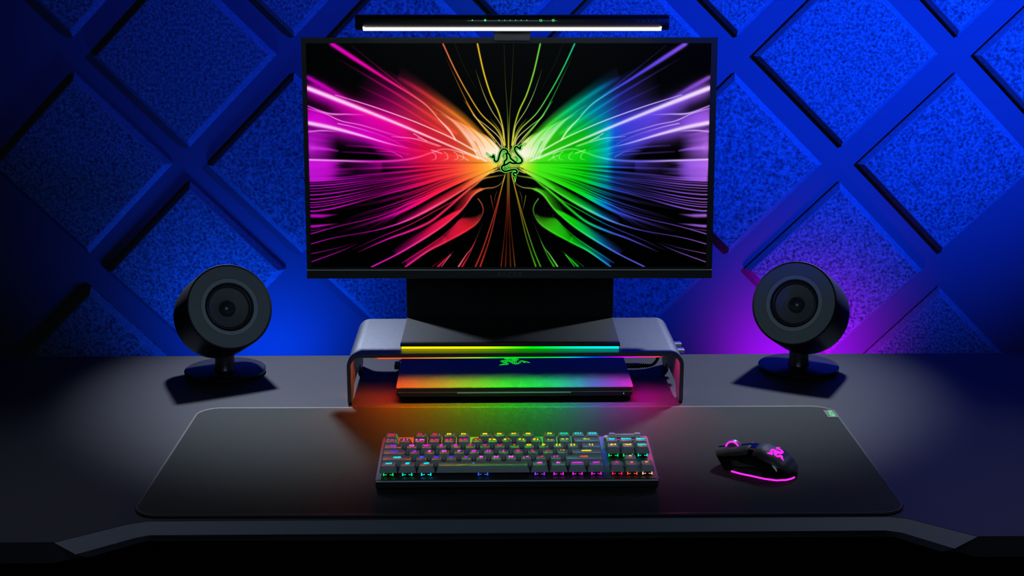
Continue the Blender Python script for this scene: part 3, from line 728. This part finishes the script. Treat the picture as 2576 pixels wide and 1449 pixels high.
# ------------------------------------------------------------------ speakers
def speaker(loc, side, label):
    s = thing('speaker', label, 'speaker', loc, 0, 'pair of desk speakers')
    MB().lathe([(.058, 0), (.059, .0010), (.059, .0022)], 72, 'z', True, True).build('rubber_pad', 'rubber', s, smooth=40)
    MB().lathe([(.0618, .0023), (.0643, .0030), (.0646, .0068), (.0638, .0078), (.0622, .0084)], 72, 'z', True, True).build('base', 'speaker_foot', s, smooth=40)
    MB().lathe([(.0178, .0084), (.0170, .0100), (.0155, .0200), (.0150, .0420), (.0150, .0640)], 40, 'z', True, True).build('neck', 'speaker_stand', s, smooth=40)
    yaw, tilt = R(29)*side, R(24)
    hl = (0, 0, 0)
    # face centre relative to the base centre
    c = Vector((.0235*side, -.0520, .1240))
    M = Matrix.Translation(c) @ Matrix.Rotation(yaw, 4, 'Z') @ Matrix.Rotation(-tilt, 4, 'X') @ Matrix.Scale(1.055, 4)
    def head(prof, name, m, n=72, c0=False, c1=False, smooth=32):
        o = MB().lathe(prof, n, 'y', c0, c1).build(name, m, s, smooth=smooth)
        o.matrix_local = M; return o
    head([(.0612, .0010), (.0634, .0002), (.0640, .0014), (.0642, .0060), (.0645, .030), (.0645, .070), (.0632, .086), (.0590, .098), (.0500, .106), (.0320, .1105), (.0001, .1120)], 'cabinet', 'speaker_body', c1=True)
    head([(.0430, .0012), (.0614, .0012), (.0617, .0016), (.0617, .0050)], 'front_ring', 'speaker_ring')
    head([(.0364, .0030), (.0368, .0006), (.0425, .0004), (.0428, .0012)], 'trim_ring', 'speaker_trim')
    head([(.0366, .0060), (.0350, .0060), (.0345, .0036), (.0330, .0018), (.0312, .0018), (.0300, .0034), (.0296, .0060)], 'surround', 'speaker_rubber', smooth=60)
    head([(.0297, .0056), (.0286, .0050), (.0250, .0078), (.0190, .0120), (.0125, .0165), (.0116, .0168)], 'cone', 'speaker_cone', smooth=40)
    head([(.0124, .0166), (.0120, .0130), (.0100, .0095), (.0070, .0070), (.0035, .0057), (.0001, .0053)], 'dust_cap', 'speaker_cap', smooth=60)
    return s
speaker((-.4620, 2.147, .0004), 1, 'black round speaker on a disc foot at the left of the monitor')
speaker((.4660, 2.170, .0004), -1, 'black round speaker on a disc foot at the right, in front of purple light')

# ------------------------------------------------------------------ keyboard
kb = thing('keyboard', 'black compact keyboard with rainbow backlit keys on the desk mat', 'keyboard', (.0065, 1.6385, PT+.0006), R(0.9))
KT = R(3.2); U = .01905; KW = 18.25*U
def kpart(name, me, loc, parent=None): 
    """keyboard-local position on the sloping deck"""
    x, y, z = loc
    o = link(name, me, kb, (x, y*math.cos(KT) - z*math.sin(KT), y*math.sin(KT) + z*math.cos(KT)), (KT, 0, 0)); return o
KD = .136
bodyp = [(0.004, 0), (KD-.004, 0), (KD, .004), (KD, .0112), (0, .0112), (0, .003)]
rs = [[(x, y, z) for y, z in bodyp] for x in (-KW/2-.0035, KW/2+.0035)]
kpart('case', MB().rings(rs).mesh('case', 'kb_base', bevel=.0008), (0, 0, .0006))
rs = [[(a, b, .0114) for a, b in rrect(-KW/2-.0045, KW/2+.0045, -.0006, KD+.0006, .003, 4)], [(a, b, .0132) for a, b in rrect(-KW/2-.0045, KW/2+.0045, -.0006, KD+.0006, .003, 4)],
      [(a, b, .0140) for a, b in rrect(-KW/2-.0035, KW/2+.0035, .0004, KD-.0004, .003, 4)]]
kpart('edge_highlight', MB().box(-KW/2-.0030, KW/2+.0030, -.0014, -.0004, .0116, .0130).mesh('edge_highlight', 'kb_highlight'), (0, 0, .0006))  # thin strip added as painted highlight along the plate's front lip
kpart('top_plate', MB().rings(rs).mesh('top_plate', 'kb_plate', smooth=30), (0, 0, .0006))
MBf = MB().box(-.006, .006, -.012, .012, -.0002, .0085).mesh('foot', 'rubber')
for sx in (-1, 1):
    o = link('foot', MB().box(-.012, .012, -.006, .006, 0, .0080).mesh('foot', 'rubber'), kb, (sx*.15, .118, -.0004))
    o = link('foot', MB().box(-.012, .012, -.004, .004, 0, .0016).mesh('foot', 'rubber'), kb, (sx*.15, .014, -.0004))
CAPS = {}
def cap_mesh(wu):
    if wu in CAPS: return CAPS[wu]
    hw = wu*U/2
    def oct_(x, y0, y1, z, c, dish=0): return [(x-c, y0, z), (x, y0+c, z), (x, y1-c, z), (x-c, y1, z), (-x+c, y1, z), (-x, y1-c, z), (-x, y0+c, z), (-x+c, y0, z)]
    rs = [oct_(hw-.0006, -.0090, .0090, 0, .0006), oct_(hw-.0007, -.0088, .0089, .0012, .0008), oct_(hw-.0030, -.0064, .0078, .0078, .0010), oct_(hw-.0034, -.0058, .0073, .0083, .0012), oct_(hw-.0052, -.0040, .0058, .0079, .0012)]
    CAPS[wu] = MB().rings(rs).mesh('keycap', 'keycap', smooth=25); return CAPS[wu]
C = dict(cy=(0,235,245), tl=(0,230,170), bl=(40,90,255), pb=(90,40,255), pu=(150,40,255), mg=(255,20,240), pk=(255,80,225), hp=(255,10,140), rd=(255,20,70), ro=(255,70,30), og=(255,150,0), ye=(255,225,0), yg=(200,245,0), gn=(0,220,80), pe=(255,170,120), lb=(90,130,255))
rows = [
 (5, [(0,1,'esc','rd'),(2,1,'F1','rd'),(3,1,'F2','rd'),(4,1,'F3','ye'),(5,1,'F4','ye'),(6.5,1,'F5','ye'),(7.5,1,'F6','ye'),(8.5,1,'F7','ye'),(9.5,1,'F8','ye'),(11,1,'F9','yg'),(12,1,'F10','tl'),(13,1,'F11','cy'),(14,1,'F12','cy')]),
 (4, [(0,1,'` ~','pk'),(1,1,'1 !','pk'),(2,1,'2 @','pk'),(3,1,'3 #','hp'),(4,1,'4 $','hp'),(5,1,'5 %','hp'),(6,1,'6 ^','ro'),(7,1,'7 &','ye'),(8,1,'8 *','ye'),(9,1,'9 (','ye'),(10,1,'0 )','ye'),(11,1,'- _','ye'),(12,1,'= +','yg'),(13,2,'<---','yg'),
      (15.25,1,'ins','cy'),(16.25,1,'home','cy'),(17.25,1,'pgup','cy')]),
 (3, [(0,1.5,'tab','pu'),(1.5,1,'Q','pk'),(2.5,1,'W','mg'),(3.5,1,'E','mg'),(4.5,1,'R','mg'),(5.5,1,'T','hp'),(6.5,1,'Y','hp'),(7.5,1,'U','hp'),(8.5,1,'I','ro'),(9.5,1,'O','ye'),(10.5,1,'P','ye'),(11.5,1,'[ {','ye'),(12.5,1,'] }','ye'),(13.5,1.5,'\\ |','ye'),
      (15.25,1,'del','ye'),(16.25,1,'end','ye'),(17.25,1,'pgdn','tl')]),
 (2, [(0,1.75,'caps','pb'),(1.75,1,'A','pu'),(2.75,1,'S','pk'),(3.75,1,'D','pk'),(4.75,1,'F','pk'),(5.75,1,'G','mg'),(6.75,1,'H','mg'),(7.75,1,'J','mg'),(8.75,1,'K','hp'),(9.75,1,'L','hp'),(10.75,1,'; :','rd'),(11.75,1,'\' "','og'),(12.75,2.25,'enter','ye')]),
 (1, [(0,2.25,'shift','cy'),(2.25,1,'Z','bl'),(3.25,1,'X','pb'),(4.25,1,'C','pb'),(5.25,1,'V','pu'),(6.25,1,'B','pk'),(7.25,1,'N','pk'),(8.25,1,'M','pk'),(9.25,1,', <','pk'),(10.25,1,'. >','hp'),(11.25,1,'/ ?','mg'),(12.25,2.75,'shift','ro'),
      (16.25,1,'^','ye')]),
 (0, [(0,1.25,'ctrl','cy'),(1.25,1.25,'#','cy'),(2.5,1.25,'alt','cy'),(3.75,6.25,'-','lb'),(10,1.25,'alt','pk'),(11.25,1.25,'fn','pk'),(12.5,1.25,'menu','mg'),(13.75,1.25,'ctrl','mg'),
      (15.25,1,'<','hp'),(16.25,1,'v','og'),(17.25,1,'>','og')]),
]
SWC = {(0,0):'gn',(0,1.25):'tl',(0,2.5):'cy',(0,3.75):'bl',(0,10):'pu',(0,11.25):'mg',(0,12.5):'mg',(0,13.75):'mg',(0,15.25):'rd',(0,16.25):'ro',(0,17.25):'pe',(3,15.25):'gn',(3,16.25):'gn',(3,17.25):'tl'}
items = []
for r, ks in rows:
    for x, wu, t, c in ks: items.append((('k', t), t, .0070 if len(t) <= 1 else (.0056 if len(t) < 4 else .0050), .0003))
seen = {}
for it in items: seen[it[0]] = it
prepare_text(list(seen.values()))
sw_mesh = MB().box(-.0070, .0070, -.0070, .0070, 0, .0062).mesh('switch', 'switch_body', bevel=.0008, seg=1)
lm = MB()
lm.prism([(-.0066, 0), (-.0052, 0), (-.0050, .0040), (-.0062, .0040)], -.0006, 0, 'xz')
lm.prism([(.0052, 0), (.0066, 0), (.0062, .0040), (.0050, .0040)], -.0006, 0, 'xz')
lm.prism([(-.0054, .0006), (-.0020, .0010), (-.0018, .0022), (-.0026, .0016), (-.0054, .0012)], -.0003, 0, 'xz')
lm.prism([(.0054, .0006), (.0054, .0012), (.0026, .0016), (.0018, .0022), (.0020, .0010)], -.0003, 0, 'xz')
light_mesh = lm.mesh('switch_light', 'switch_light')
for r, ks in rows:
    for x, wu, t, c in ks:
        cx = -KW/2 + (x + wu/2)*U; cyk = .0072 + .0090 + r*U*.985
        z0 = .0206
        cap = kpart('keycap', cap_mesh(wu), (cx, cyk, z0))
        lg = text_part(('k', t), 'legend_light', 'legend', cap, (0 if wu < 6 else -.012, .0024, .00845), sx=1.15, color=C[c])
        if (r, x) in SWC or r == 0:
            swo = kpart('switch', sw_mesh, (cx, cyk, .0146))
            li = link('switch_light', light_mesh, swo, (0, -.0070, .0016)); li.color = (*srgb(C[SWC[(r, x)]]), 1)
        else:
            kpart('switch', sw_mesh, (cx, cyk, .0146))
# media roller and button
ry = KD - .010
mr = MB().lathe([(.0026, -.0160), (.0034, -.0158), (.0034, .0158), (.0026, .0160)], 18, 'x', True, True)
kpart('roller', mr.mesh('roller', 'kb_silver', smooth=40), (-KW/2 + 16.75*U+.001, ry, .0186))
for s in (-1, 1): kpart('roller_cap', MB().lathe([(.0030, -.0040), (.0044, -.0036), (.0044, .0036), (.0030, .0040)], 18, 'x', True, True).mesh('roller_cap', 'kb_silver', smooth=40), (-KW/2 + 16.75*U+.001 + s*.0170, ry, .0190))
kpart('media_button', MB().lathe([(.0052, 0), (.0052, .0034), (.0044, .0040), (.0030, .0036), (.0001, .0034)], 24, 'z', True).mesh('media_button', 'kb_silver', smooth=30), (-KW/2 + 15.60*U, ry, .0146))
wk = wordmark(.0030, gap=.9, stroke=.2).mesh('wordmark', 'kb_base')
kpart('wordmark', wk, (.0, .0034, .01465))

# ------------------------------------------------------------------ mouse
mouse = thing('mouse', 'black ergonomic mouse with magenta glowing base strip, wheel and emblem on the mat', 'mouse', (.3225, 1.7060, PT+.0004), R(60))
mouse.scale = (.86, .86, .86)
ML = .116
def lerp_tab(tab, t):
    for (a, p), (b, q) in zip(tab, tab[1:]):
        if t <= b:
            f = (t-a)/(b-a); f = f*f*(3-2*f)*.5 + f*.5
            return p + (q-p)*f
    return tab[-1][1]
WT = [(0, .0285), (.25, .0300), (.45, .0295), (.68, .0340), (.82, .0325), (.92, .0250), (.97, .0170), (1, .0050)]
HT = [(0, .0230), (.2, .0300), (.42, .0370), (.58, .0385), (.74, .0340), (.87, .0235), (.95, .0140), (1, .0060)]
def msurf(t, a, off=0.0):
    """t 0 front .. 1 rear, a 0 left .. pi right"""
    Wd = lerp_tab(WT, t); Hh = lerp_tab(HT, t)
    ca, sa = math.cos(a), max(0.0, math.sin(a))
    x = -math.copysign(abs(ca)**.72, ca)*Wd; z = .0022 + Hh*sa**.72
    if ca > 0:   # thumb hollow on the left side, flaring out to a rest at the bottom
        k = math.exp(-((t-.42)/.22)**2); x += .0065*k*math.exp(-((z-.017)/.011)**2) - .0055*k*math.exp(-((z-.003)/.006)**2)
    y = ML/2 - ML*t + (.010*(1-t)**2*sa - .012*(1-t)**2*(1-sa))
    if off:
        e = 1e-3; p0 = msurf(t, a); 
        pt = [msurf(min(1, t+e), a)[i] - msurf(max(0, t-e), a)[i] for i in range(3)]
        pa = [msurf(t, min(PI, a+e))[i] - msurf(t, max(0, a-e))[i] for i in range(3)]
        n = Vector(pa).cross(Vector(pt)); n = n.normalized() if n.length > 0 else Vector((0, 0, 1))
        if n.z < 0 and abs(n.z) > .3: n = -n
        q = Vector(p0) + n*off; return tuple(q)
    return (x, y, z)
NT, NA = 44, 40
rs = [[msurf(i/NT, PI*j/NA) for j in range(NA+1)] for i in range(NT+1)]
MB().rings(rs).build('body', 'black_gloss', mouse, smooth=60)
def patch(t0, t1, a0, a1, off, name, m, nt=18, na=12, warp=None):
    W0 = warp or (lambda t, a: (t, a)); g = []
    for i in range(nt+1):
        row = []
        for j in range(na+1):
            t, a = t0+(t1-t0)*i/nt, a0+(a1-a0)*j/na; t, a = W0(t, a)
            edge = min(i, nt-i, j*1.0, (na-j)*1.0); row.append(msurf(t, a, off if edge > 0 else off*.55))
        g.append(row)
    skirt = [[msurf(*W0(t0+(t1-t0)*i/nt, a0+(a1-a0)*j/na), -.0006) for j in range(na+1)] for i in range(nt+1)]
    mb = MB(); mb.rings(g, False, False, closed=False)
    bt = [(0, j) for j in range(na+1)] + [(i, na) for i in range(1, nt+1)] + [(nt, j) for j in range(na-1, -1, -1)] + [(i, 0) for i in range(nt-1, 0, -1)]
    mb.rings([[g[i][j] for i, j in bt], [skirt[i][j] for i, j in bt]], False, False)
    return mb.build(name, m, mouse, smooth=45)
skew = lambda t, a: (t + .10*(math.sin(a)-.75)*(1 if t > .3 else t/.3), a)
patch(.00, .40, R(40), R(86), .0016, 'left_button', 'mouse_shell', warp=skew)
patch(.00, .40, R(94), R(140), .0016, 'right_button', 'mouse_shell', warp=skew)
patch(.47, .985, R(34), R(152), .0014, 'palm_cover', 'mouse_shell', 26, 26, warp=skew)
patch(.16, .66, R(9), R(25), .0010, 'thumb_grip', 'mouse_grip', 18, 8)
patch(.10, .62, R(1), R(7), .0008, 'thumb_rest', 'mouse_grip', 18, 3)
patch(.12, .70, R(150), R(172), .0010, 'right_grip', 'mouse_grip', 18, 8)
patch(.24, .36, R(28), R(36), .0020, 'side_button', 'black_gloss', 6, 4); patch(.39, .50, R(28), R(36), .0020, 'side_button', 'black_gloss', 6, 4)
patch(.30, .38, R(87), R(93), .0012, 'dpi_button', 'black_gloss', 6, 3)
# glowing strip round the bottom, from the left side to the rear
pts = [Vector(msurf(t, R(.5))) for t in [.14 + .855*i/60 for i in range(61)]]
ctr = Vector((0, 0, 0)); base_pts = []
for p in pts: base_pts.append((p.x - .0012, p.y, .0030))
gs = MB().tube(base_pts, .0014, 8).build('glow_strip', 'glow_magenta', mouse, smooth=60); gs['label'] = 'glowing magenta strip along the bottom edge'
# wheel
wt = .18; wy = ML/2 - ML*wt + .006; wz = .0022 + lerp_tab(HT, wt)
wh = MB().lathe([(.0100, -.0036), (.0118, -.0032), (.0120, .0032), (.0100, .0036)], 36, 'x', True, True).build('scroll_wheel', 'mouse_wheel', mouse, (0, wy, wz-.0030), smooth=40)
for s in (-1, 1):
    MB().lathe([(.0092, s*.0037), (.0092, s*.0042), (.0118, s*.0040), (.0118, s*.0034)], 36, 'x').build('wheel_light', 'emblem_magenta', mouse, (0, wy, wz-.0030), smooth=40)
# emblem laid on the palm cover
mb = MB()
for p in EM:
    c = [Vector(q) for q in catmull(p, 4)]; rs = []
    for i in range(len(c)):
        t = c[min(i+1, len(c)-1)] - c[max(i-1, 0)]; t.normalize(); nn = Vector((-t.y, t.x))
        wd = 52*min(1, .35+i/8)
        ring = []
        for s, hgt in ((1, .0012), (1, .0017), (-1, .0017), (-1, .0012)):
            q = c[i] + nn*s*wd; q = Vector((q.x, q.y-130)); q.rotate(Matrix.Rotation(R(-33), 2)); q.y += 130
            tt = .755 - (q.y-130)*.000205; aa = PI/2 - .20 + (q.x)*.00088
            ring.append(msurf(min(.97, tt), aa, hgt))
        rs.append(ring)
    mb.rings(rs)
em = mb.build('emblem', 'emblem_magenta', mouse); em['label'] = 'glowing magenta snake emblem'
